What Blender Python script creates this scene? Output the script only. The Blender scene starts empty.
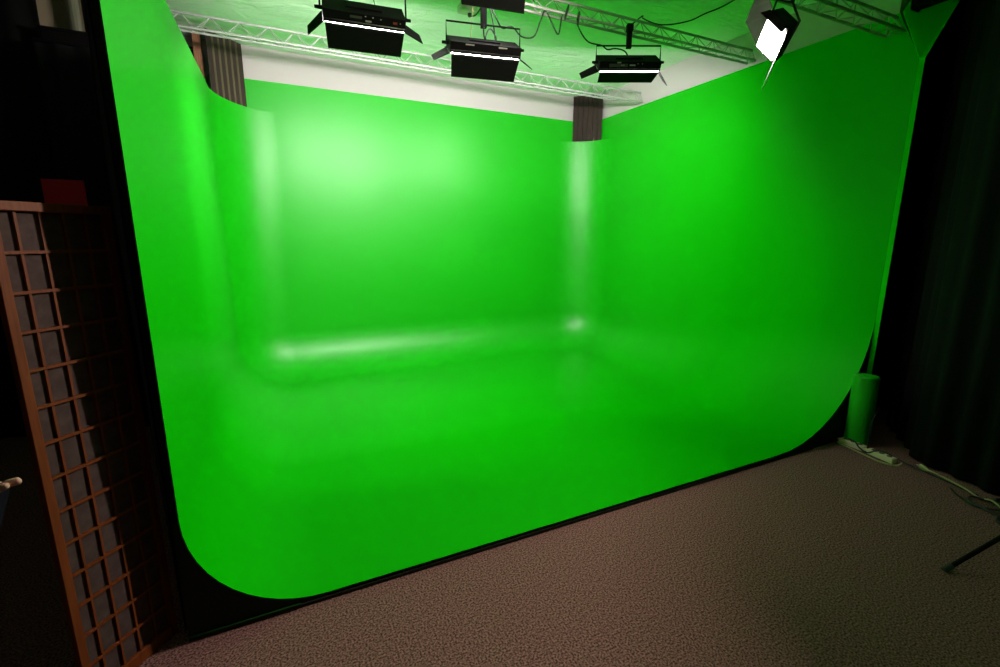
import bpy, bmesh, math, random
from mathutils import Vector as V, Matrix, Euler
random.seed(7)
SC = bpy.context.scene
COL = SC.collection
PI = math.pi

# ------------------------------------------------------------------ materials
def mat(name, col, rough=0.5, metal=0.0, spec=0.5, noise=None, bump=None, emit=None, strength=0.0, alpha=1.0):
    m = bpy.data.materials.new(name); m.use_nodes = True
    nt = m.node_tree; b = nt.nodes['Principled BSDF']
    b.inputs['Base Color'].default_value = (*col, 1)
    b.inputs['Roughness'].default_value = rough
    b.inputs['Metallic'].default_value = metal
    b.inputs['Specular IOR Level'].default_value = spec
    if emit:
        b.inputs['Emission Color'].default_value = (*emit, 1)
        b.inputs['Emission Strength'].default_value = strength
    tc = nt.nodes.new('ShaderNodeTexCoord')
    if noise:                                   # (scale, colour2, lo, hi, stretch)
        sc, col2, lo, hi, st = noise
        mp = nt.nodes.new('ShaderNodeMapping'); mp.inputs['Scale'].default_value = st
        nz = nt.nodes.new('ShaderNodeTexNoise'); nz.inputs['Scale'].default_value = sc
        nz.inputs['Detail'].default_value = 6
        rp = nt.nodes.new('ShaderNodeValToRGB')
        rp.color_ramp.elements[0].position = lo; rp.color_ramp.elements[0].color = (*col, 1)
        rp.color_ramp.elements[1].position = hi; rp.color_ramp.elements[1].color = (*col2, 1)
        nt.links.new(tc.outputs['Object'], mp.inputs['Vector'])
        nt.links.new(mp.outputs['Vector'], nz.inputs['Vector'])
        nt.links.new(nz.outputs['Fac'], rp.inputs['Fac'])
        nt.links.new(rp.outputs['Color'], b.inputs['Base Color'])
    if bump:                                    # (scale, strength, distance, stretch, distortion)
        sc, s, d, st, di = bump
        mp = nt.nodes.new('ShaderNodeMapping'); mp.inputs['Scale'].default_value = st
        nz = nt.nodes.new('ShaderNodeTexNoise'); nz.inputs['Scale'].default_value = sc
        nz.inputs['Detail'].default_value = 4; nz.inputs['Distortion'].default_value = di
        bp = nt.nodes.new('ShaderNodeBump'); bp.inputs['Strength'].default_value = s
        bp.inputs['Distance'].default_value = d
        nt.links.new(tc.outputs['Object'], mp.inputs['Vector'])
        nt.links.new(mp.outputs['Vector'], nz.inputs['Vector'])
        nt.links.new(nz.outputs['Fac'], bp.inputs['Height'])
        nt.links.new(bp.outputs['Normal'], b.inputs['Normal'])
    return m

one = (1, 1, 1)
M = dict(
    green=mat('chroma_paint', (0.002, 0.42, 0.0), 0.43, 0, 0.45, noise=(1.6, (0.002, 0.408, 0.0), .35, .7, one), bump=(35, .05, .004, one, 0)),
    green_trim=mat('green_trim_paint', (0.006, 0.36, 0.001), 0.6, 0, 0.3),
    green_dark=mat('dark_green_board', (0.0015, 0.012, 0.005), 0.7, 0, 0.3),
    green_lit=mat('green_edge_lit', (0.012, 0.80, 0.006), 0.8, 0, 0.1),  # cove green lightened for strip and flare; the extra light is in the colour
    green_edge=mat('green_edge_paint', (0.002, 0.05, 0.004), 0.7, 0, 0.2),
    green_roll=mat('green_backdrop_vinyl', (0.008, 0.36, 0.004), 0.55, 0, 0.3),
    black_board=mat('black_board', (0.006, 0.006, 0.006), 0.8, 0, 0.2),
    plinth=mat('plinth_edge', (0.012, 0.016, 0.010), 0.7, 0, 0.3),
    white=mat('white_wall_paint', (0.59, 0.495, 0.53), 0.85, 0, 0.2),
    ceil=mat('ceiling_plaster', (0.80, 0.90, 0.77), 0.85, 0, 0.1, bump=(3.0, .55, .05, (1.0, 2.2, 1), 2.5)),
    carpet=mat('carpet', (0.050, 0.025, 0.023), 0.95, 0, 0.05, noise=(125, (0.30, 0.152, 0.140), .38, .64, one)),
    drape=mat('black_drape', (0.006, 0.006, 0.006), 0.9, 0, 0.15),
    dark_wall=mat('dark_wall', (0.02, 0.018, 0.016), 0.9, 0, 0.15),
    beige=mat('beige_wall_paint', (0.26, 0.20, 0.135), 0.85, 0, 0.2),
    black=mat('black_powder_coat', (0.004, 0.003, 0.0035), 0.65, 0, 0.08),
    door=mat('barn_door_black', (0.008, 0.008, 0.0075), 0.85, 0, 0.03),
    door_grey=mat('barn_door_grey', (0.035, 0.038, 0.032), 0.6, 0.1, 0.3, noise=(9, (0.06, 0.063, 0.054), .5, .8, (1, 1, 3))),
    door_film=mat('grey_door_metal', (0.06, 0.075, 0.058), 0.6, 0.1, 0.3, noise=(9, (0.085, 0.10, 0.08), .5, .8, (1, 1, 3))),
    rubber=mat('black_cable', (0.010, 0.010, 0.010), 0.5, 0, 0.4),
    alu=mat('aluminium', (0.46, 0.44, 0.44), 0.6, 0.3, 0.4),
    sticker=mat('label_sticker', (0.45, 0.36, 0.36), 0.6),
    red_led=mat('red_knob', (0.25, 0.02, 0.02), 0.5),
    plastic=mat('cream_plastic', (0.72, 0.62, 0.42), 0.5, 0, 0.4),
    plastic_dark=mat('dark_socket', (0.05, 0.05, 0.04), 0.5),
    flex=mat('pale_flex', (0.38, 0.35, 0.16), 0.5),
    foam=mat('brown_foam', (0.042, 0.028, 0.026), 0.95, 0, 0.1, bump=(60, .4, .004, one, 0)),
    foam_line=mat('foam_ridge', (0.105, 0.085, 0.050), 0.95, 0, 0.1),
    wood=mat('orange_wood', (0.17, 0.040, 0.007), 0.55, 0, 0.3, noise=(9, (0.11, 0.025, 0.004), .35, .75, (14, 14, 1))),
    post=mat('post_wood', (0.36, 0.13, 0.06), 0.6, 0, 0.3, noise=(8, (0.50, 0.26, 0.16), .4, .7, (14, 14, 1))),
    reflector=mat('lamp_reflector', (0.75, 0.75, 0.75), 0.35, 0.3),
    paper=mat('washi_paper', (0.062, 0.042, 0.039), 0.9, 0, 0.05, noise=(26, (0.085, 0.060, 0.055), .4, .7, one)),
    red=mat('dark_red_board', (0.80, 0.03, 0.06), 0.7, 0, 0.2),
    pipe=mat('painted_pipe', (0.10, 0.095, 0.06), 0.6),
    string=mat('pink_string', (0.75, 0.45, 0.35), 0.8),
    box_white=mat('pale_plastic', (0.62, 0.60, 0.50), 0.6),
    skin=mat('skin', (0.46, 0.26, 0.20), 0.5, 0, 0.4),
    navy=mat('navy_cloth', (0.005, 0.006, 0.011), 0.9, 0, 0.1, bump=(40, .3, .01, one, 0)),
    hair=mat('dark_red_hair', (0.05, 0.018, 0.012), 0.6),
    shoe=mat('black_leather', (0.012, 0.011, 0.010), 0.5),
    eye=mat('eye_white', (0.7, 0.68, 0.65), 0.3),
    lip=mat('lip', (0.42, 0.17, 0.14), 0.5),
)
def lamp_mat(name, k, c=(1.0, 0.96, 0.93)): return mat(name, (0.9, 0.9, 0.9), 0.6, emit=c, strength=k)
gm = M['green']; nt = gm.node_tree; gb = nt.nodes['Principled BSDF']   # matt front half, semi-gloss back
tc_ = nt.nodes.new('ShaderNodeTexCoord'); sx_ = nt.nodes.new('ShaderNodeSeparateXYZ'); mr_ = nt.nodes.new('ShaderNodeMapRange')
mr_.inputs['From Min'].default_value = 1.3; mr_.inputs['From Max'].default_value = 2.9
mr_.inputs['To Min'].default_value = 0.06; mr_.inputs['To Max'].default_value = 0.6
nt.links.new(tc_.outputs['Object'], sx_.inputs[0]); nt.links.new(sx_.outputs['Y'], mr_.inputs['Value'])
nt.links.new(mr_.outputs['Result'], gb.inputs['Specular IOR Level'])
M['cloth'] = mat('shadow_cloth_black', (0.0012, 0.0012, 0.0012), 1.0, 0, 0.0)
M['spot'] = lamp_mat('spot_glass', 1300.0, (1.0, 0.86, 0.76))

# ------------------------------------------------------------------ mesh helpers
class MB:
    def __init__(self): self.bm = bmesh.new()
    def hexa(self, p):                           # 8 points: bottom ring 4, top ring 4
        v = [self.bm.verts.new(q) for q in p]
        for f in ((3,2,1,0),(4,5,6,7),(0,1,5,4),(1,2,6,5),(2,3,7,6),(3,0,4,7)):
            self.bm.faces.new([v[i] for i in f])
        return self
    def box(self, a, b, fr=None):                # fr maps a local point to world/thing space
        fr = fr or (lambda x, y, z: V((x, y, z)))
        (x0,y0,z0),(x1,y1,z1) = a, b
        return self.hexa([fr(*q) for q in ((x0,y0,z0),(x1,y0,z0),(x1,y1,z0),(x0,y1,z0),(x0,y0,z1),(x1,y0,z1),(x1,y1,z1),(x0,y1,z1))])
    def tube(self, pts, r, n=8, closed_caps=True):
        pts = [V(p) for p in pts]; rings = []
        prev = None
        for i, p in enumerate(pts):
            t = (pts[min(i+1, len(pts)-1)] - pts[max(i-1, 0)]).normalized()
            if prev is None:
                a = t.orthogonal().normalized()
            else:
                a = (prev - t*prev.dot(t))
                a = a.normalized() if a.length > 1e-6 else t.orthogonal().normalized()
            prev = a; b = t.cross(a)
            rr = r[i] if isinstance(r, (list, tuple)) else r
            rings.append([self.bm.verts.new(p + (a*math.cos(2*PI*k/n) + b*math.sin(2*PI*k/n))*rr) for k in range(n)])
        for i in range(len(rings)-1):
            for k in range(n):
                self.bm.faces.new((rings[i][k], rings[i][(k+1)%n], rings[i+1][(k+1)%n], rings[i+1][k]))
        if closed_caps:
            self.bm.faces.new(rings[0][::-1]); self.bm.faces.new(rings[-1])
        return self
    def poly_prism(self, pts, d):                # extrude a polygon along vector d
        a = [self.bm.verts.new(V(p)) for p in pts]; b = [self.bm.verts.new(V(p)+V(d)) for p in pts]
        n = len(a)
        self.bm.faces.new(a[::-1]); self.bm.faces.new(b)
        for i in range(n): self.bm.faces.new((a[i], a[(i+1)%n], b[(i+1)%n], b[i]))
        return self
    def build(self, name, m, parent=None, smooth=False, bevel=0.0, loc=None):
        bmesh.ops.recalc_face_normals(self.bm, faces=self.bm.faces)
        me = bpy.data.meshes.new(name); self.bm.to_mesh(me); self.bm.free()
        me.materials.append(M[m] if isinstance(m, str) else m)
        if smooth:
            for p in me.polygons: p.use_smooth = True
        o = bpy.data.objects.new(name, me); COL.objects.link(o)
        if parent: o.parent = parent
        if loc: o.location = loc
        if bevel:
            b = o.modifiers.new('Bevel', 'BEVEL'); b.width = bevel; b.segments = 2; b.limit_method = 'ANGLE'
        return o

def spline(pts, n=8):
    pts = [V(p) for p in pts]; out = []
    P = [pts[0]] + pts + [pts[-1]]
    for i in range(1, len(P)-2):
        a, b, c, d = P[i-1], P[i], P[i+1], P[i+2]
        for k in range(n):
            t = k/n
            out.append(0.5*((2*b) + (c-a)*t + (2*a-5*b+4*c-d)*t*t + (3*b-a-3*c+d)*t**3))
    out.append(pts[-1]); return out

def tag(o, label, cat, group=None):
    o['label'] = label; o['category'] = cat
    if group: o['group'] = group
    return o
def thing(name, label, cat, loc=(0,0,0), rz=0.0, group=None):
    o = bpy.data.objects.new(name, None); COL.objects.link(o)
    o.location = loc; o.rotation_euler = (0, 0, rz); o.empty_display_size = .1
    return tag(o, label, cat, group)
def struct(o): o['kind'] = 'structure'; return o

# ------------------------------------------------------------------ measurements (metres)
xL, xR, yF, yB = -0.413, 4.245, 1.974, 5.859
ZF, ZG, ZC = 0.035, 3.207, 3.53          # platform, top of green paint, ceiling

# ------------------------------------------------------------------ setting
X0, X1, Y0, Y1 = -4.0, 5.2, -2.6, 6.4
struct(MB().box((X0,Y0,-.1),(X1,Y1,0)).build('floor', 'carpet'))
struct(MB().box((X0,Y0,ZC),(X1,Y1,ZC+.1)).build('ceiling', 'ceil'))
struct(MB().box((X0,yB+.03,0),(xR+.2,yB+.15,ZC)).build('wall_back', 'white'))
struct(MB().box((xR+.03,2.16,0),(xR+.15,yB+.03,ZC)).build('wall_right', 'white'))
struct(MB().box((X1-.1,Y0,0),(X1,1.9,ZC)).build('wall_side', 'dark_wall'))
struct(MB().box((X0,Y0,0),(X0+.1,yB+.03,ZC)).build('wall_left', 'dark_wall'))
struct(MB().box((X0+.1,Y0,0),(X1-.1,Y0+.1,ZC)).build('wall_front', 'dark_wall'))
struct(MB().box((X0+.1,5.0,0),(-.86,5.1,ZC)).build('wall_passage', 'beige'))

# ------------------------------------------------------------------ the green cyclorama
cyc = thing('green_screen_cyclorama', 'bright green painted infinity cove with curved corners, open at the front', 'backdrop', (xL, yF, 0))
off = V((xL, yF, 0))
RC = 0.55                                     # plan radius of the back corners
def R_left(y): return 0.5
def R_right(y): return 0.5 + 0.5*min(1, max(0, (4.6-y)/(4.6-yF)))
cols = []                                     # (plan point, inward normal, cove radius, top z)
NL = 20
for i in range(NL+1):
    y = yF + (yB-RC-yF)*i/NL
    ztop = 2.871 + (y-3.501)*(2.967-2.871)/(5.163-3.501) if y > 3.0 else 2.842 + (y-yF)*.0
    ztop = max(2.842, min(2.968, ztop))
    cols.append((V((xL, y, 0)), V((1,0,0)), 0.5, ztop))
for i in range(1, 25):
    a = PI - (PI/2)*i/24
    c = V((xL+RC, yB-RC, 0)); d = V((math.cos(a), math.sin(a), 0))
    cols.append((c + d*RC, -d, 0.5, 2.968 - .06*min(1, i/20)))
nb = 14
for i in range(nb+1):
    x = xL+RC + (xR-xL-2*RC)*i/nb
    cols.append((V((x, yB, 0)), V((0,-1,0)), 0.5, ZG))
for i in range(0, 25):
    a = PI/2 - (PI/2)*i/24
    c = V((xR-RC, yB-RC, 0)); d = V((math.cos(a), math.sin(a), 0))
    cols.append((c + d*RC, -d, 0.5, 2.925))
for i in range(NL+1):
    y = yB-RC - (yB-RC-yF)*i/NL
    zt = ZG
    if y < 2.123: zt = 2.85 + (3.207-2.85)*(y-yF)/(2.123-yF)     # the front top corner is cut away
    cols.append((V((xR, y, 0)), V((-1,0,0)), R_right(y), zt))
NT = 12; ZM = 2.60
def column(c):
    p, n, R, zt = c; out = []
    for k in range(NT+1):
        th = PI/2*k/NT
        out.append(p + n*(R*(1-math.sin(th))) + V((0,0,ZF + R*(1-math.cos(th)))))
    for k in range(1, 6): out.append(p + V((0,0,ZF+R + (ZM-ZF-R)*k/5)))
    return out
bm = bmesh.new(); grid = []
for c in cols: grid.append([bm.verts.new(q - off) for q in column(c)])
for i in range(len(grid)-1):
    for k in range(len(grid[0])-1):
        try: bm.faces.new((grid[i][k], grid[i+1][k], grid[i+1][k+1], grid[i][k+1]))
        except ValueError: pass
i1, i2 = NL+24+1, NL+24+1+nb                  # first and last column of the flat back wall
def top_strip(i, j, tops):
    up = [bm.verts.new(cols[q][0] + V((0,0,t)) - off) for q, t in zip(range(i, j+1), tops)]
    for q in range(i, j):
        bm.faces.new((grid[q][-1], grid[q+1][-1], up[q+1-i], up[q-i]))
top_strip(0, i1, [c[3] for c in cols[:i1]] + [2.908])
top_strip(i1, i2, [ZG]*(nb+1))
top_strip(i2, i2+25, [2.925]*26)
top_strip(i2+25, len(cols)-1, [ZG] + [c[3] for c in cols[i2+26:]])
base = [g[0] for g in grid]
bm.faces.new(base[::-1])
bmesh.ops.recalc_face_normals(bm, faces=bm.faces)
# normals must look into the room
f0 = max(bm.faces, key=lambda f: f.calc_area())
if f0.normal.z < 0: bmesh.ops.reverse_faces(bm, faces=bm.faces)
me = bpy.data.meshes.new('cove_surface'); bm.to_mesh(me); bm.free()
me.materials.append(M['green']); me.materials.append(M['black_board'])
for p in me.polygons: p.use_smooth = True
cove = bpy.data.objects.new('cove_surface', me); COL.objects.link(cove); cove.parent = cyc
so = cove.modifiers.new('Solid', 'SOLIDIFY'); so.thickness = 0.008; so.offset = -1; so.material_offset_rim = 1
es = cove.modifiers.new('Split', 'EDGE_SPLIT'); es.split_angle = math.radians(40)
def cp(m, name, mt, **k):                      # a part of the cyclorama given in world coordinates
    for v in m.bm.verts: v.co -= off
    return m.build(name, mt, cyc, **k)
# flat green wall behind the corner fillers, up to the paint line
cp(MB().box((xL-.02,yB+.002,2.3),(xL+RC+.01,yB+.02,ZG)), 'wall_panel', 'green')
cp(MB().box((xR-RC-.01,yB+.002,2.3),(xR+.02,yB+.02,ZG)), 'wall_panel', 'green')
w = MB(); w.box((xR+.002,yB-RC-.01,2.3),(xR+.02,yB+.01,ZG)); cp(w, 'wall_panel', 'green')
# left partition (black outside) carrying the cove
ys = [yF, 3.0, 3.5, 5.163, yB-RC]
zs = [2.84, 2.84, 2.869, 2.965, 2.966]
pts = [(-.4215, y, z) for y, z in zip(ys, zs)] + [(-.4215, yB-RC, 0), (-.4215, yF, 0)]
cp(MB().poly_prism(pts, (-.018, 0, 0)), 'partition', 'black_board')
# front fascia below the cove: left, and right
prof = [column(cols[0])[k] for k in range(NT+1)]
left = [(q.x, yF-.001, q.z-.009) for q in prof]
cp(MB().poly_prism(left + [(-.4395, yF-.001, ZF+.5), (-.4395, yF-.001, 0), (left[0][0], yF-.001, 0)], (0, .010, 0)), 'front_fascia', 'green_dark')
prof = [column(cols[-1])[k] for k in range(NT+1)]
right = [(q.x, yF+.004, q.z-.009) for q in prof]
cp(MB().poly_prism(right + [(xR+.02, yF+.004, ZF+1.0), (xR+.02, yF+.004, 0), (right[0][0], yF+.004, 0)], (0, .012, 0)), 'front_fascia', 'green_dark')
cp(MB().box((xL+.05, yF-.006, 0), (xR-.6, yF-.0015, .017)), 'plinth_edge', 'plinth')
cp(MB().box((-.435, yF-.010, .020), (-.02, yF-.0015, .0235)), 'floor_edge_trim', 'green_edge')
# folded green edge of the right wall, flaring out at the top
cp(MB().poly_prism([(xR-.002, yF, .0), (xR-.002, yF, 2.85), (4.255, 1.945, 2.85), (4.255, 1.945, .0)], (.012, .006, 0)), 'edge_strip', 'green_lit')
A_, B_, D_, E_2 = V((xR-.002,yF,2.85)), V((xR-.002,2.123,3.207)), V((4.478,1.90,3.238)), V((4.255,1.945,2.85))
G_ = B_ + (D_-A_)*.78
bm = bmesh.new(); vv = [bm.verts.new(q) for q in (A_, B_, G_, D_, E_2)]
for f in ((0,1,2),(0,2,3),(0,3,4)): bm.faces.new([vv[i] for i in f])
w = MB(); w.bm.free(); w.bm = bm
fl = cp(w, 'top_flare', 'green_lit'); so = fl.modifiers.new('Solid', 'SOLIDIFY'); so.thickness = .01; so.offset = 0
bb = thing('curtain_pelmet', 'black pelmet under the ceiling at top right, above the flared green edge', 'pelmet', (4.20, 2.03, 3.173))
MB().box((-.045,-2.3,0),(.04,0,.12)).build('pelmet_body', 'black', bb, bevel=.004)
MB().box((-.05,-.012,-.004),(.045,.004,.124)).build('end_cap', 'black', bb)

# ------------------------------------------------------------------ bass traps in the two back corners
def trap(label, cx, sx):
    t = thing('corner_bass_trap', label, 'acoustic foam', (cx, yB, 2.35), 0, 'brown acoustic foam in the cove corners')
    L = .285
    a = V((0, -L, 0)); b = V((sx*L, 0, 0))     # ends of the front face on the two walls
    c = V((0, 0, 0)); h = V((0, 0, ZC-2.35-.005))
    sh = V((sx*.012, -.004, 0)) if sx > 0 else V((-.012, -.004, 0))
    MB().poly_prism([c+sh, a+sh, b+sh], h).build('foam_block', 'foam', t)
    nrm = V((sx*.7071, -.7071, 0)); n = 6
    for k in range(1, n):
        p = a.lerp(b, k/n) + sh; e = (b-a).normalized()
        MB().poly_prism([p - e*.011, p + nrm*.010 - e*.004, p + nrm*.010 + e*.004, p + e*.011], h).build('foam_ridge', 'foam_line' if sx > 0 else 'foam', t)
    return t
trap('ridged brown foam bass trap with pale ridges in the left back corner', xL, 1)
trap('ridged brown foam bass trap in the right back corner under the truss end', xR, -1)

# ------------------------------------------------------------------ trusses (triangular, apex up), along X
def truss(label, x0, x1, y, z, side, depth, h, group='aluminium lighting trusses under the ceiling'):
    """front-bottom chord at y,z; back-bottom at y+depth; apex midway, h higher"""
    t = thing('lighting_truss', label, 'truss', (x0, y, z), 0, group)
    L = x1-x0
    ch = [(0, 0), (depth, 0), (depth/2, h)]
    for cy, cz in ch:
        MB().tube([(0,cy,cz),(L,cy,cz)], side, 8).build('chord', 'alu', t, smooth=False)
    for i in range(3):
        (ay, az), (by, bz) = ch[i], ch[(i+1)%3]
        n = max(2, round(L/.105)); pts = []
        for k in range(n+1):
            pts.append((L*k/n, *((ay,az) if k%2 == (i%2) else (by,bz))))
        MB().tube(pts, side*.42, 6).build('diagonal_lacing', 'alu', t)
    for x in (0.004, L-.004):
        MB().tube([(x,*ch[0]),(x,*ch[1]),(x,*ch[2]),(x,*ch[0])], side*.55, 6).build('end_frame', 'alu', t)
    return t
truss('pale aluminium truss furthest back, running along the white wall band', -.72, xR-.02, 4.775, 3.232, .0095, .085, .115)
truss('aluminium truss in the middle, carrying the black panel lights', -.9, xR-.02, 3.275, 3.235, .0105, .085, .098)
truss('dark truss nearest the camera at upper right, carrying the glowing spotlight', -.9, xR-.02, 2.085, 3.066, .0105, .115, .105)

# ------------------------------------------------------------------ panel lights
def panel_lamp(label, P, yaw, tilt, W, door_e, door_l, side_b, front_b, side_l, yoke_h, truss_z, marks, H=.21, D=.055, knob=(True, True), k=350.0):
    t = thing('studio_panel_light', label, 'studio light', P, yaw, 'black panel lights hung from the middle truss')
    ct, st = math.cos(tilt), math.sin(tilt)
    n = V((0, ct, -st)); zd = V((0, st, ct))
    def fr(x, a, b): return V((x, 0, 0)) + n*a + zd*b
    hs = MB().box((-W/2, -D, .008), (W/2, -.0075, H), fr); hs.box((-W/2, -.0077, .008), (W/2, .0125, .0105), fr); hs.box((-W/2, -.0077, H-.0025), (W/2, .020, H), fr)
    hs.box((-W/2, -.0077, .0105), (-W/2+.0025, .014, H), fr); hs.box((W/2-.0025, -.0077, .0105), (W/2, .014, H), fr)
    hs.build('housing', 'black', t)
    MB().box((-W/2+.004, -.0075, .008), (W/2-.004, -.002, H-.001), fr).build('reflector', 'reflector', t)
    tm = lamp_mat('fluorescent_tube', k)
    for i in range(4):
        b_ = .024 + (H-.040)*i/3
        MB().tube([fr(-W/2+.012, .010, b_), fr(W/2-.012, .010, b_)], .009, 8).build('fluorescent_tube', tm, t)
    MB().box((-W*.22, -D-.010, H*.35), (W*.22, -D, H*.7), fr).build('ballast_box', 'black', t, bevel=.003)
    def door(name, h0, h1, d, l, nar, m='door'):
        e = (h1-h0).normalized(); d = d.normalized(); q = e.cross(d).normalized()*.0025
        a, b = h0, h1; c, f = h1 + d*l - e*nar, h0 + d*l + e*nar
        MB().hexa([a-q, b-q, c-q, f-q, a+q, b+q, c+q, f+q]).build(name, m, t)
    # rear door hangs from the hinge at the local origin
    dd = V((0, math.cos(door_e), math.sin(door_e)))
    door('barn_door', fr(-W/2+.008, .0165, .003), fr(W/2-.008, .0165, .003), dd, door_l, .012)
    door('barn_door', fr(-W/2+.008, .022, H), fr(W/2-.008, .022, H), n*math.cos(front_b) + zd*math.sin(front_b), .165, .004)
    for s, bb in ((-1, side_b[0]), (1, side_b[1])):
        door('barn_door', fr(s*W/2, .016, .012), fr(s*W/2, .016, H-.012), n*math.cos(bb) + V((s,0,0))*math.sin(bb), side_l, .02)
    # yoke
    pv = fr(0, -D/2, H/2); r = .006; xo = W/2+.014
    top = pv.z + yoke_h
    MB().tube([(-xo, pv.y, pv.z), (-xo, pv.y, top), (xo, pv.y, top), (xo, pv.y, pv.z)], r, 6).build('yoke', 'black', t)
    for s in (-1, 1):
        k = .045 if knob[(s+1)//2] else .02
        MB().tube([(s*W/2, pv.y, pv.z), (s*(W/2+k), pv.y, pv.z)], [.012, .009], 10).build('tilt_knob', 'black', t)
    # hanger and clamp
    tz = truss_z - P[2]
    MB().box((-.020, pv.y-.016, top-.02), (.020, pv.y+.016, tz-.02)).build('hanger_post', 'black', t, bevel=.003)
    MB().box((-.025, pv.y-.03, tz-.03), (.025, pv.y+.02, tz+.022)).build('truss_clamp', 'black', t, bevel=.004)
    for name, m, (x0, a0, b0), (x1, a1, b1) in marks:
        MB().box((x0, a0*.62-.002, b0), (x1, a1*.62-.002, b1), fr).build(name, m, t)
    return t
R = math.radians
b0, b1 = .0075, .0102
panel_lamp('leftmost black panel light, with olive side flaps and lit control dots', (.626, 3.20, 2.869), R(-6), R(51), .485, R(-45), .145,
    (R(45), R(66)), R(78), .13, .30, 3.235,
    [('display', 'plastic_dark', (-.09,-.062,b0), (-.02,-.040,b1)), ('label_sticker', 'sticker', (0.0,-.036,b0), (.035,-.020,b1)),
     ('control_dot', 'box_white', (-.003,-.070,b0), (.004,-.063,b1)), ('control_dot', 'box_white', (.040,-.068,b0), (.048,-.061,b1)),
     ('control_dot', 'box_white', (.088,-.062,b0), (.094,-.056,b1)), ('control_knob', 'red_led', (.165,-.055,b0), (.190,-.035,b1)),
     ('control_dot', 'sticker', (.205,-.052,b0), (.212,-.045,b1))])
panel_lamp('black panel light second from left, two pale stickers on its back', (1.431, 3.20, 2.832), R(-11), R(60), .495, R(-48), .150,
    (R(62), R(62)), R(82), .12, .135, 3.235,
    [('label_sticker', 'sticker', (-.145,-.076,b0), (-.085,-.062,b1)), ('label_sticker', 'sticker', (.085,-.076,b0), (.145,-.062,b1))])
panel_lamp('rightmost and smallest-looking black panel light, lower flap nearly shut', (2.665, 3.18, 2.905), R(-25.7), R(58), .485, R(-12), .150,
    (R(66), R(40)), R(82), .14, .12, 3.235,
    [('display', 'plastic_dark', (-.165,-.062,b0), (-.02,-.025,b1)), ('label_sticker', 'sticker', (-.075,-.052,b0), (-.045,-.040,b1)),
     ('label_sticker', 'sticker', (-.005,-.054,b0), (.04,-.038,b1)), ('label_sticker', 'sticker', (-.105,-.083,b0), (-.075,-.068,b1)),
     ('control_dot', 'sticker', (.055,-.066,b0), (.062,-.058,b1)), ('control_dot', 'sticker', (.09,-.066,b0), (.097,-.058,b1))], k=330.0)
panel_lamp('black panel light cut off by the top edge, only its hanging flap in view', (1.46, 3.14, 3.255), R(-8), R(50), .475, R(-92), .15,
    (R(50), R(50)), R(15), .11, .03, 3.44, [], k=40.0)

# ------------------------------------------------------------------ glowing spotlight
CAMY, CAMP, CAMR, FPX = 0.4488, 0.2027, 0.0026, 464.878
P0 = V((2.8657,2.1263,2.8099))
SP = thing('spotlight', 'glowing white spotlight with open barn doors, facing down to the left', 'studio light', P0)
ex, ez, nrm = V((0.3034,-0.5925,-0.7463)), V((0.0449,-0.3783,0.9246)), V((-0.9307,-0.3521,-0.0989))
def sf(x, a, z): return ex*x + nrm*a + ez*z
w2, h2 = 0.071, 0.086
MB().box((-w2, -.012, -h2), (w2, 0, h2), sf).build('lamp_glass', 'spot', SP)
hb = MB(); hb.hexa([sf(-w2-.012,-.014,-h2-.012), sf(w2+.012,-.014,-h2-.012), sf(w2*.9,-.16,-h2*.5), sf(-w2*.9,-.16,-h2*.5),
                    sf(-w2-.012,-.014,h2+.012), sf(w2+.012,-.014,h2+.012), sf(w2*1.1,-.16,h2*1.75), sf(-w2*1.0,-.16,h2*1.75)])
hb.build('housing', 'black', SP, bevel=.006)
fr_ = MB()
for a, b in (((-w2-.01,-.014,-h2-.01),(w2+.01,.006,-h2)), ((-w2-.01,-.014,h2),(w2+.01,.006,h2+.01)), ((-w2-.01,-.014,-h2),(-w2,.006,h2)), ((w2,-.014,-h2),(w2+.01,.006,h2))):
    fr_.box(a, b, sf)
fr_.build('filter_frame', 'door_grey', SP)
def sdoor(h0, h1, o0, o1, m):
    q = (h1-h0).cross(o0-h0).normalized()*.0015
    MB().hexa([h0-q, h1-q, o1-q, o0-q, h0+q, h1+q, o1+q, o0+q]).build('barn_door', m, SP)
sdoor(sf(-w2-.012,.004,h2+.01), sf(w2+.012,.004,h2+.01), sf(-w2-.02,.11,h2-.03), sf(w2+.02,.11,h2-.03), 'door')
sdoor(sf(-w2-.012,-.016,-h2), sf(-w2-.012,-.016,h2+.03), sf(-w2-.165,-.05,-h2+.045), sf(-w2-.165,-.05,h2+.09), 'door_film')
vd = (P0 - V((0,0,1.6))).normalized()
sdoor(sf(w2+.014,.004,-h2-.035), sf(w2+.014,.004,h2), sf(w2+.014,.004,-h2-.135) - vd*.20, sf(w2+.014,.004,h2-.07) - vd*.20, 'door')
pv = sf(0, -.08, h2*.7)
MB().tube([sf(w2+.02,-.07,0), sf(w2+.03,-.09,h2+.07), sf(0,-.10,h2+.115), sf(-w2-.03,-.09,h2+.07), sf(-w2-.02,-.07,0)], .007, 6).build('yoke', 'black', SP)
tc = sf(0, -.10, h2+.115)
MB().tube([tc, (tc.x, tc.y, 3.075-P0.z)], .012, 8).build('hanger_post', 'black', SP)
MB().box((tc.x-.03, tc.y-.03, 3.05-P0.z), (tc.x+.03, tc.y+.03, 3.10-P0.z)).build('truss_clamp', 'black', SP, bevel=.004)

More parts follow.
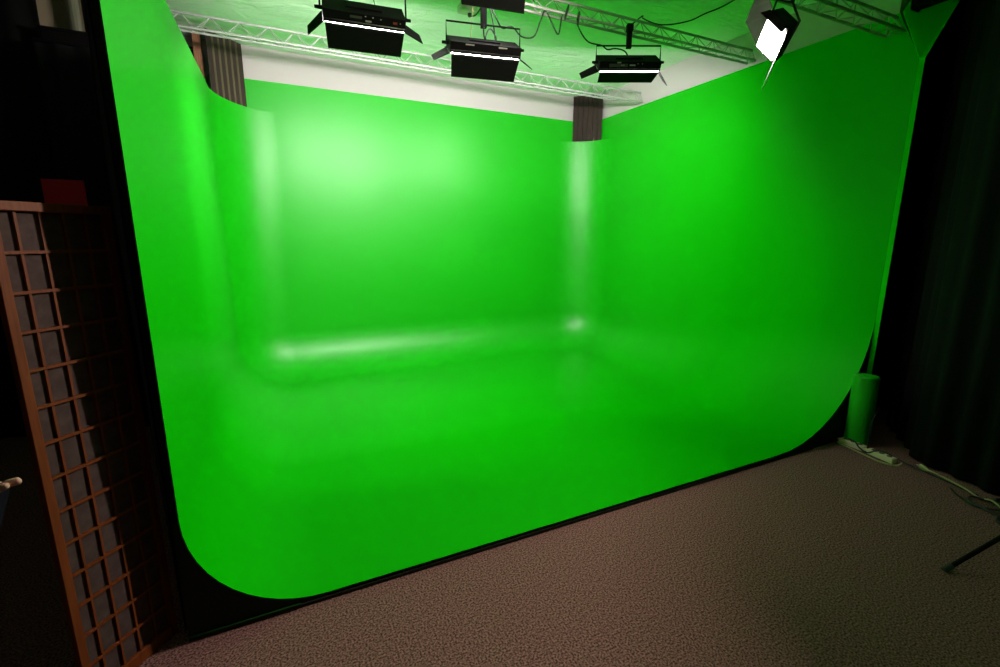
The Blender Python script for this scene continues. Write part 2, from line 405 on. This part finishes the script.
# ------------------------------------------------------------------ cables by the truss
def cable(name, label, pts, r, m, cat='cable', group=None, n=7, sides=6):
    p0 = V(pts[0])
    o = MB().tube([q-p0 for q in spline(pts, n)], r, sides).build(name, m, None, smooth=True, loc=p0)
    return tag(o, label, cat, group)
cable('power_cable', 'thin dark cable slung along the ceiling towards the spotlight',
      [(2.80,3.36,3.31),(2.95,3.40,3.42),(3.12,3.58,3.50),(3.307,3.62,3.505),(3.43,3.575,3.505),(3.53,3.438,3.505),(3.542,3.285,3.505),(3.568,3.154,3.505),(3.56,3.0,3.505),(3.3,2.3,3.4),(3.0,2.14,3.15)], .006, 'rubber')
cable('power_cable', 'coiled black cable hanging at the second panel light',
      [(1.46,3.30,3.25),(1.45,3.27,3.10),(1.44,3.26,2.98),(1.46,3.25,2.91),(1.50,3.25,2.90),(1.53,3.25,2.96),(1.49,3.26,3.02),(1.45,3.25,2.96),(1.47,3.25,2.90),(1.52,3.25,2.93),(1.52,3.27,3.04),(1.50,3.30,3.20)], .005, 'rubber')
cable('power_cable', 'black cable drooping from the middle truss beside the second panel light',
      [(1.50,3.33,3.24),(1.55,3.30,3.12),(1.60,3.30,3.06),(1.68,3.30,3.08),(1.76,3.30,3.03),(1.86,3.30,3.05),(1.92,3.31,3.17),(1.97,3.33,3.25),(2.02,3.3,3.15),(2.07,3.3,3.10),(2.10,3.31,3.22),(2.13,3.32,3.27)], .0055, 'rubber')
cable('power_cable', 'black cable with a plug looping down to the third panel light',
      [(2.23,3.30,3.25),(2.24,3.28,3.16),(2.32,3.27,3.08),(2.44,3.26,3.07),(2.50,3.26,3.05),(2.58,3.26,3.07),(2.68,3.26,3.06),(2.75,3.27,2.98),(2.80,3.27,3.00)], .0055, 'rubber')
cable('safety_string', 'thin pink string from the truss to the second panel light', [(1.38,3.28,3.235),(1.37,3.30,3.08),(1.36,3.305,2.955)], .0022, 'string', 'string', sides=5)
cable('safety_string', 'thin steel wire above the leftmost panel light', [(.655,3.28,3.235),(.68,3.28,3.12),(.72,3.30,3.0)], .0025, 'rubber', 'wire', sides=5)
for lab, p, d in (('small black cable plug clipped to the truss left of the third panel light', (2.215,3.262,3.215), (0.01,0,.05)), ('small black cable plug tilted on the truss above the second panel light', (2.10,3.262,3.235), (.03,0,.06))):
    pl = thing('cable_plug', lab, 'plug', p)
    MB().tube([(0,0,-.035), (d[0]*.6,0,.02), d], [.008,.010,.006], 8).build('plug_body', 'rubber', pl)
    MB().tube([(0,0,-.05), (0,0,-.035)], [.004,.008], 8).build('strain_relief', 'rubber', pl)
jb = thing('junction_box', 'small pale box on the ceiling between the first two panel lights', 'junction box', (1.66, 4.10, ZC))
MB().box((-.075,-.05,-.06), (.075,.05,0)).build('box_body', 'box_white', jb, bevel=.008)
MB().tube([(.02,0,-.06),(.02,0,-.085)], [.018,.014], 10).build('cable_gland', 'rubber', jb)
cable('power_cable', 'short dark cable from the pale ceiling box to the truss', [(1.68,4.1,3.45),(1.70,4.0,3.43),(1.66,3.7,3.42),(1.58,3.42,3.33)], .006, 'rubber')

# ------------------------------------------------------------------ behind the left partition
pt = thing('wooden_post', 'wooden post standing behind the left green wall, orange and cream sides', 'post', (-.49, 5.74, 0))
MB().box((-.035,-.035,0), (.035,.035,ZC-.002)).build('post_shaft', 'post', pt, bevel=.003)
MB().box((-.05,-.05,0), (.05,.05,.03)).build('post_foot', 'black', pt)
def drape(name, label, path, z0, z1, amp, wl, m='drape', thick=.006):
    pts = [V((*p, 0)) for p in path]; L = [0]
    for i in range(1, len(pts)): L.append(L[-1] + (pts[i]-pts[i-1]).length)
    n = max(8, int(L[-1]/wl*8)); line = []
    for k in range(n+1):
        s = L[-1]*k/n
        i = max(j for j in range(len(L)-1) if L[j] <= s+1e-9)
        u = (s-L[i])/(L[i+1]-L[i]); d = (pts[i+1]-pts[i]).normalized(); q = V((-d.y, d.x, 0))
        line.append(pts[i].lerp(pts[i+1], u) + q*(amp*math.sin(2*PI*s/wl) + amp*.35*math.sin(2*PI*s/wl*.37+1)))
    bm = bmesh.new(); p0 = line[0].copy()
    rows = []
    for z, f in ((z0, 1.15), ((z0+z1)/2, 1.0), (z1, .8)):
        rows.append([bm.verts.new(V((q.x-p0.x, q.y-p0.y, z))) for q in line])
    for r in range(2):
        for k in range(n): bm.faces.new((rows[r][k], rows[r][k+1], rows[r+1][k+1], rows[r+1][k]))
    me = bpy.data.meshes.new(name); bm.to_mesh(me); bm.free(); me.materials.append(M[m])
    for p in me.polygons: p.use_smooth = True
    o = thing(name, label, 'curtain', (p0.x, p0.y, 0))
    f = bpy.data.objects.new('fabric', me); COL.objects.link(f); f.parent = o
    s = f.modifiers.new('Solid', 'SOLIDIFY'); s.thickness = thick
    MB().tube([(q.x-p0.x, q.y-p0.y, z1+.012) for q in pts], .012, 8).build('curtain_rail', 'black', o)
    return o
drape('black_curtain', 'black drape closing the right side of the studio beside the green wall', [(4.66,1.97),(4.50,1.80),(4.12,1.52),(4.03,1.2),(3.98,.6),(3.9,-.6),(3.8,-1.8)], .015, 3.40, .022, .17)
drape('black_curtain', 'black drape behind the wooden post at far left', [(-.84,5.82),(-.47,5.825)], .01, 3.40, .008, .09)
drape('black_curtain', 'black drape filling the passage between wooden screen and green wall', [(-1.40,4.70),(-.86,4.70)], .01, 2.955, .015, .18)
drape('black_curtain', 'tall black drape left of the dark box duct at the far left', [(-3.7,4.84),(-2.4,4.86),(-1.40,4.87)], .01, 3.46, .02, .2)
du = thing('air_duct', 'dark box duct on the beige wall at top left', 'duct', (-1.13, 4.86, 2.945))
MB().box((-.25,-.10,0),(.27,.1395,.13)).build('duct_body', 'black', du, bevel=.02)
MB().box((-.255,-.105,.118),(.27,.132,.136)).build('duct_rim', 'black', du)
for lab, x, r in (('grey-green vertical pipe on the beige wall at top left', -1.20, .042), ('black vertical pipe on the beige wall at top left', -1.125, .024)):
    pp = thing('wall_pipe', lab, 'pipe', (x, 4.93, 3.12))
    MB().tube([(0,0,0),(0,0,ZC-3.12)], r, 14).build('pipe_shaft', 'pipe' if r > .03 else 'black', pp)
    MB().tube([(0,0,.3),(0,0,.33)], r*1.25, 14).build('pipe_collar', 'black', pp)
rb = thing('red_board', 'small dark red board hanging in the dark at left above the screen', 'sign', (-1.345, 4.60, 1.80))
MB().box((-.12,-.012,0),(.12,.012,.21)).build('board', 'red', rb, bevel=.003)
MB().tube([(-.10,0,.21),(0,0,.30),(.10,0,.21)], .003, 5).build('hanging_cord', 'black', rb)

# ------------------------------------------------------------------ wooden lattice screen
az = R(40)
sc = thing('lattice_screen', 'tall wooden lattice screen with dark paper standing at the left edge', 'folding screen', (-.525, 2.023, 0), PI/2-az)
s0, s1, ht = -.290, .045, 1.70
def bar(x0, x1, z0, z1, y0, y1, name, par=sc, m='wood', bev=.002):
    return MB().box((x0,y0,z0),(x1,y1,z1)).build(name, m, par, bevel=bev)
bar(s0, s0+.026, 0, ht-.027, -.013, .013, 'stile'); bar(s1-.026, s1, 0, ht-.027, -.013, .013, 'stile')
bar(s0-.01, s1, ht-.027, ht, -.014, .014, 'top_rail'); bar(s0+.026, s1-.026, .004, .05, -.013, .013, 'bottom_rail')
bar(s0+.02, s1-.02, .045, ht-.02, .003, .006, 'paper_panel', m='paper', bev=0)
for k in range(4): bar(-.220+.0615*k-.0035, -.220+.0615*k+.0035, .05, ht-.027, -.0055, .0025, 'vertical_muntin', bev=0)
for k in range(0, 14):
    z = 1.555-.117*k
    if z > .06: bar(s0+.026, s1-.026, z-.0045, z+.0045, -.008, .0025, 'horizontal_muntin', bev=0)

mc = thing('shadow_cloth', 'added black cloth along the outer edge of the left green wall, shading the screen', 'cloth', (-.4425, 1.974, 0))  # added cloth, front edge shaped to throw a slanted shadow on the screen
bm = bmesh.new(); rows = []
for k in range(13):
    z = .05 + (3.45-.05)*k/12; yf = -.004 - .0385*(z-.1) if z < 1.75 else -.0675*max(0, (2.6-z)/.85)
    rows.append([bm.verts.new(V((-.003-.0025*math.sin(j*1.9+z*.7), yf + (.30-yf)*j/8, z))) for j in range(9)])
for k in range(12):
    for j in range(8): bm.faces.new((rows[k][j], rows[k][j+1], rows[k+1][j+1], rows[k+1][j]))
w = MB(); w.bm.free(); w.bm = bm
f = w.build('fabric', 'cloth', mc, smooth=True); so = f.modifiers.new('Solid', 'SOLIDIFY'); so.thickness = .003
MB().tube([(-.006,.0,3.455),(-.006,.31,3.455)], .006, 8).build('hanging_rod', 'black', mc)

# ------------------------------------------------------------------ right floor clutter
ro = thing('backdrop_roll', 'green roll standing upright at the right front corner of the cove', 'backdrop roll', (4.06, 1.885, 0))
def lathe(name, prof, m, parent, n=28):
    bm = bmesh.new(); rings = [[bm.verts.new((r*math.cos(2*PI*k/n), r*math.sin(2*PI*k/n), z)) for k in range(n)] for r, z in prof]
    for i in range(len(rings)-1):
        for k in range(n): bm.faces.new((rings[i][k], rings[i][(k+1)%n], rings[i+1][(k+1)%n], rings[i+1][k]))
    mb = MB(); mb.bm.free(); mb.bm = bm
    return mb.build(name, m, parent, smooth=True)
lathe('roll_body', [(.0,.004),(.080,.004),(.083,.02),(.083,.552),(.080,.562),(.05,.570),(0,.572)], 'green_roll', ro)
MB().box((.060,-.02,.01),(.088,-.012,.55), lambda x,y,z: Matrix.Rotation(R(-35),3,'Z') @ V((x,y,z))).build('loose_edge', 'green_roll', ro)
cable('power_cable', 'black cable leaning on the green roll', [(4.03,1.785,.008),(4.022,1.783,.10),(4.015,1.785,.18),(4.03,1.785,.24),(4.07,1.785,.29),(4.12,1.80,.33)], .005, 'rubber')
def strip(label, a, b, nsock):
    a, b = V(a), V(b); d = b-a; rz = math.atan2(d.y, d.x); L = d.length
    t = thing('power_strip', label, 'power strip', (*a.to_2d(), 0), rz, 'cream power strips on the carpet')
    MB().box((0,-.027,.002),(L,.027,.042)).build('strip_body', 'plastic', t, bevel=.006)
    for k in range(nsock):
        x = L*(k+.7)/(nsock+.4)
        MB().tube([(x,0,.041),(x,0,.0445)], .017, 14).build('socket', 'plastic_dark', t)
    MB().tube([(0,0,.02),(-.03,0,.02)], [.012,.008], 8).build('strain_relief', 'plastic', t)
    return t
strip('cream power strip at the foot of the green roll', (3.985,1.955,0), (3.965,1.775,0), 3)
strip('cream power strip further right, its end facing the room', (3.96,1.745,0), (3.93,1.565,0), 3)
cable('power_cable', 'pale cable looping in front of the power strips', [(3.99,1.962,.02),(3.95,1.955,.009),(3.92,1.92,.007),(3.91,1.84,.007),(3.88,1.72,.007),(3.86,1.62,.007),(3.90,1.54,.007),(3.96,1.535,.015)], .006, 'flex')
cable('power_cable', 'dark cable lying across the power strips', [(3.975,1.90,.052),(3.955,1.84,.054),(3.935,1.80,.03),(3.925,1.74,.014),(3.935,1.68,.052),(3.955,1.63,.052),(3.975,1.53,.02),(3.95,1.3,.008),(3.9,1.1,.008)], .006, 'rubber')
cable('power_cable', 'thin yellowish cable curving along the drape at right', [(3.99,1.40,.02),(3.94,1.30,.03),(3.90,1.17,.02),(3.86,1.08,.012),(3.84,1.02,.03),(3.80,.95,.01)], .005, 'flex')
pg = thing('cable_plug', 'pale plug end lying by the black drape at right', 'plug', (4.0,1.42,.0), R(-120))
MB().tube([(-.035,0,.02),(0,0,.021),(.03,0,.02)], [.014,.017,.008], 10).build('plug_body', 'flex', pg)
for y in (-.007, .007): MB().tube([(-.035,y,.02),(-.055,y,.02)], .003, 6).build('prong', 'alu', pg)
cable('power_cable', 'tangle of dark cable on the carpet at right', [(3.86,1.22,.008),(3.78,1.15,.008),(3.72,1.05,.01),(3.78,.95,.02),(3.86,.98,.012),(3.83,1.1,.018),(3.74,1.08,.02),(3.70,.95,.01),(3.62,.92,.008),(3.60,.80,.008)], .007, 'rubber')
ls = thing('light_stand', 'black light stand leg reaching in at the right edge', 'light stand', (3.42, .62, 0))
top = V((0,0,.42))
for ang in (R(158), R(40), R(-80)):
    e = V((math.cos(ang)*.62, math.sin(ang)*.62, .016))
    lg = MB().tube([top, e], .011, 8).build('leg', 'black', ls)
    MB().tube([e + (e-top).normalized()*-.03, e + (e-top).normalized()*.015], .015, 8).build('rubber_foot', 'rubber', lg)
MB().tube([(0,0,.06),(0,0,1.5)], .016, 10).build('pole', 'black', ls)
MB().tube([(0,0,.40),(0,0,.47)], .026, 10).build('collar', 'black', ls)
MB().tube([(0,0,1.5),(0,0,2.1)], .011, 10).build('upper_pole', 'black', ls)

# ------------------------------------------------------------------ person just outside the left edge, hand in view
def skin_mesh(name, verts, edges, radii, m, parent, root=0, sub=2):
    me = bpy.data.meshes.new(name); me.from_pydata([V(v) for v in verts], edges, [])
    o = bpy.data.objects.new(name, me); COL.objects.link(o)
    o.modifiers.new('Skin', 'SKIN')
    sv = me.skin_vertices[0].data
    for i, r in enumerate(radii):
        rr = r if isinstance(r, tuple) else (r, r)
        sv[i].radius = rr; sv[i].use_root = (i == root)
    s = o.modifiers.new('Sub', 'SUBSURF'); s.levels = sub; s.render_levels = sub
    me.materials.append(M[m]); 
    o.modifiers['Skin'].use_smooth_shade = True
    if parent: o.parent = parent
    return o
pe = thing('person', 'person in navy clothes at the left edge, only a raised hand in view', 'person', (-.795, 1.29, 0), R(-8))
# local: +x is forward (towards the set), y left, z up
B = [(0,0,.93),(0,0,1.08),(.01,0,1.24),(.0,0,1.38),(.0,0,1.45),(.012,0,1.50),(.02,0,1.56),(.02,0,1.63),(.01,0,1.69),
     (0,.18,1.38),(-.02,.23,1.12),(-.07,.23,.90),(-.06,.21,.80),
     (0,-.18,1.38),(.03,-.20,1.06),(.20,-.14,1.055),(.215,-.125,1.062),(.228,-.118,1.072),
     (0,.09,.90),(.015,.095,.48),(-.01,.095,.09),(.12,.10,.035),
     (0,-.09,.90),(.015,-.095,.48),(-.01,-.095,.09),(.12,-.10,.035)]
E_ = [(0,1),(1,2),(2,3),(3,4),(4,5),(5,6),(6,7),(7,8),(3,9),(9,10),(10,11),(11,12),(3,13),(13,14),(14,15),(15,16),(16,17),(0,18),(18,19),(19,20),(20,21),(0,22),(22,23),(23,24),(24,25)]
rad = [(.12,.15),(.10,.13),(.115,.15),(.10,.13),.052,.052,.075,.088,.06,
       .055,.042,.030,.026, .055,.042,.027,.026,(.016,.030),
       .082,.055,.04,.036, .082,.055,.04,.036]
body = skin_mesh('body', B, E_, rad, 'skin', pe)
# five fingers of the raised right hand (each a short chain rooted in the palm)
fing = [(.022,.090,.010),(.008,.102,.014),(-.006,.095,.012),(-.019,.076,.006)]
for i, (dy, ln, dz) in enumerate(fing):
    b = V((.235, -.115+dy, 1.085)); d = V((.84, .06+dy*2, .54+.04*i)).normalized()
    p = [b, b + d*(ln*.45+.02), b + d*(ln*.75+.02) + V((0,0,-.004)), b + d*(ln+.018) + V((0,0,-.014))]
    skin_mesh('finger', p, [(0,1),(1,2),(2,3)], [.0088,.0086,.0078,.0066], 'skin', body)
b = V((.235, -.095, 1.080)); p = [b+V((-.02,0,-.01)), b+V((0,.028,.004)), b+V((.02,.044,.020)), b+V((.036,.048,.038))]
skin_mesh('thumb', p, [(0,1),(1,2),(2,3)], [.011,.0105,.009,.0075], 'skin', body)
# clothes, hair, face
sh = [(0,0,.90),(0,0,1.08),(.01,0,1.24),(.0,0,1.38),(0,0,1.44),(0,.18,1.38),(-.02,.23,1.12),(-.066,.23,.915),(0,-.18,1.38),(.03,-.20,1.06),(.185,-.145,1.05)]
skin_mesh('shirt', sh, [(0,1),(1,2),(2,3),(3,4),(3,5),(5,6),(6,7),(3,8),(8,9),(9,10)], [(.135,.165),(.115,.145),(.13,.165),(.115,.145),.062,.068,.053,.042,.068,.053,.040], 'navy', pe)
tr = [(0,0,.96),(0,.09,.89),(.015,.095,.48),(-.005,.095,.08),(0,-.09,.89),(.015,-.095,.48),(-.005,-.095,.08)]
skin_mesh('trousers', tr, [(0,1),(1,2),(2,3),(0,4),(4,5),(5,6)], [(.13,.16),.098,.070,.056,.098,.070,.056], 'navy', pe)
for s in (-1, 1):
    skin_mesh('shoe', [(-.05,s*.097,.045),(.05,s*.10,.04),(.16,s*.10,.033)], [(0,1),(1,2)], [.045,.048,.036], 'shoe', pe, root=1)
skin_mesh('hair', [(-.05,0,1.56),(-.035,0,1.64),(-.005,0,1.715),(.05,0,1.715)], [(0,1),(1,2),(2,3)], [.07,.088,.062,.04], 'hair', body, root=1)
for s in (-1, 1):
    skin_mesh('eye', [(.092,s*.032,1.632),(.098,s*.032,1.632)], [(0,1)], [.011,.010], 'eye', body)
    skin_mesh('ear', [(.015,s*.083,1.635),(.012,s*.092,1.605)], [(0,1)], [(.012,.018),(.009,.012)], 'skin', body)
skin_mesh('nose', [(.098,0,1.62),(.118,0,1.595)], [(0,1)], [.009,.013], 'skin', body)
skin_mesh('mouth', [(.094,-.02,1.562),(.098,0,1.564),(.094,.02,1.562)], [(0,1),(1,2)], [.006,.008,.006], 'lip', body, root=1)

# ------------------------------------------------------------------ world, camera, colour management
wd = bpy.data.worlds.new('World'); SC.world = wd; wd.use_nodes = True
wd.node_tree.nodes['Background'].inputs['Color'].default_value = (0, 0, 0, 1)
cd = bpy.data.cameras.new('Camera'); co = bpy.data.objects.new('Camera', cd); COL.objects.link(co)
cd.sensor_fit = 'HORIZONTAL'; cd.sensor_width = 36; cd.lens = FPX/1000*36; cd.clip_start = .02
cy, sy, cpi, sp_ = math.cos(CAMY), math.sin(CAMY), math.cos(CAMP), math.sin(CAMP)
fw = V((sy*cpi, cy*cpi, -sp_)); r = V((cy, -sy, 0)); u = r.cross(fw)
r2 = r*math.cos(CAMR) + u*math.sin(CAMR); u2 = u*math.cos(CAMR) - r*math.sin(CAMR)
m3 = Matrix((r2, u2, -fw)).transposed()
co.matrix_world = Matrix.Translation((0,0,1.6)) @ m3.to_4x4()
SC.camera = co
vs = SC.view_settings
vs.view_transform = 'Standard'; vs.look = 'None'; vs.gamma = 1; vs.exposure = 0.42; vs.use_curve_mapping = False
SC.cycles.use_denoising = True
SC.cycles.use_light_tree = True; SC.cycles.max_bounces = 10; SC.cycles.diffuse_bounces = 6; SC.cycles.glossy_bounces = 4
SC.cycles.sample_clamp_indirect = 8
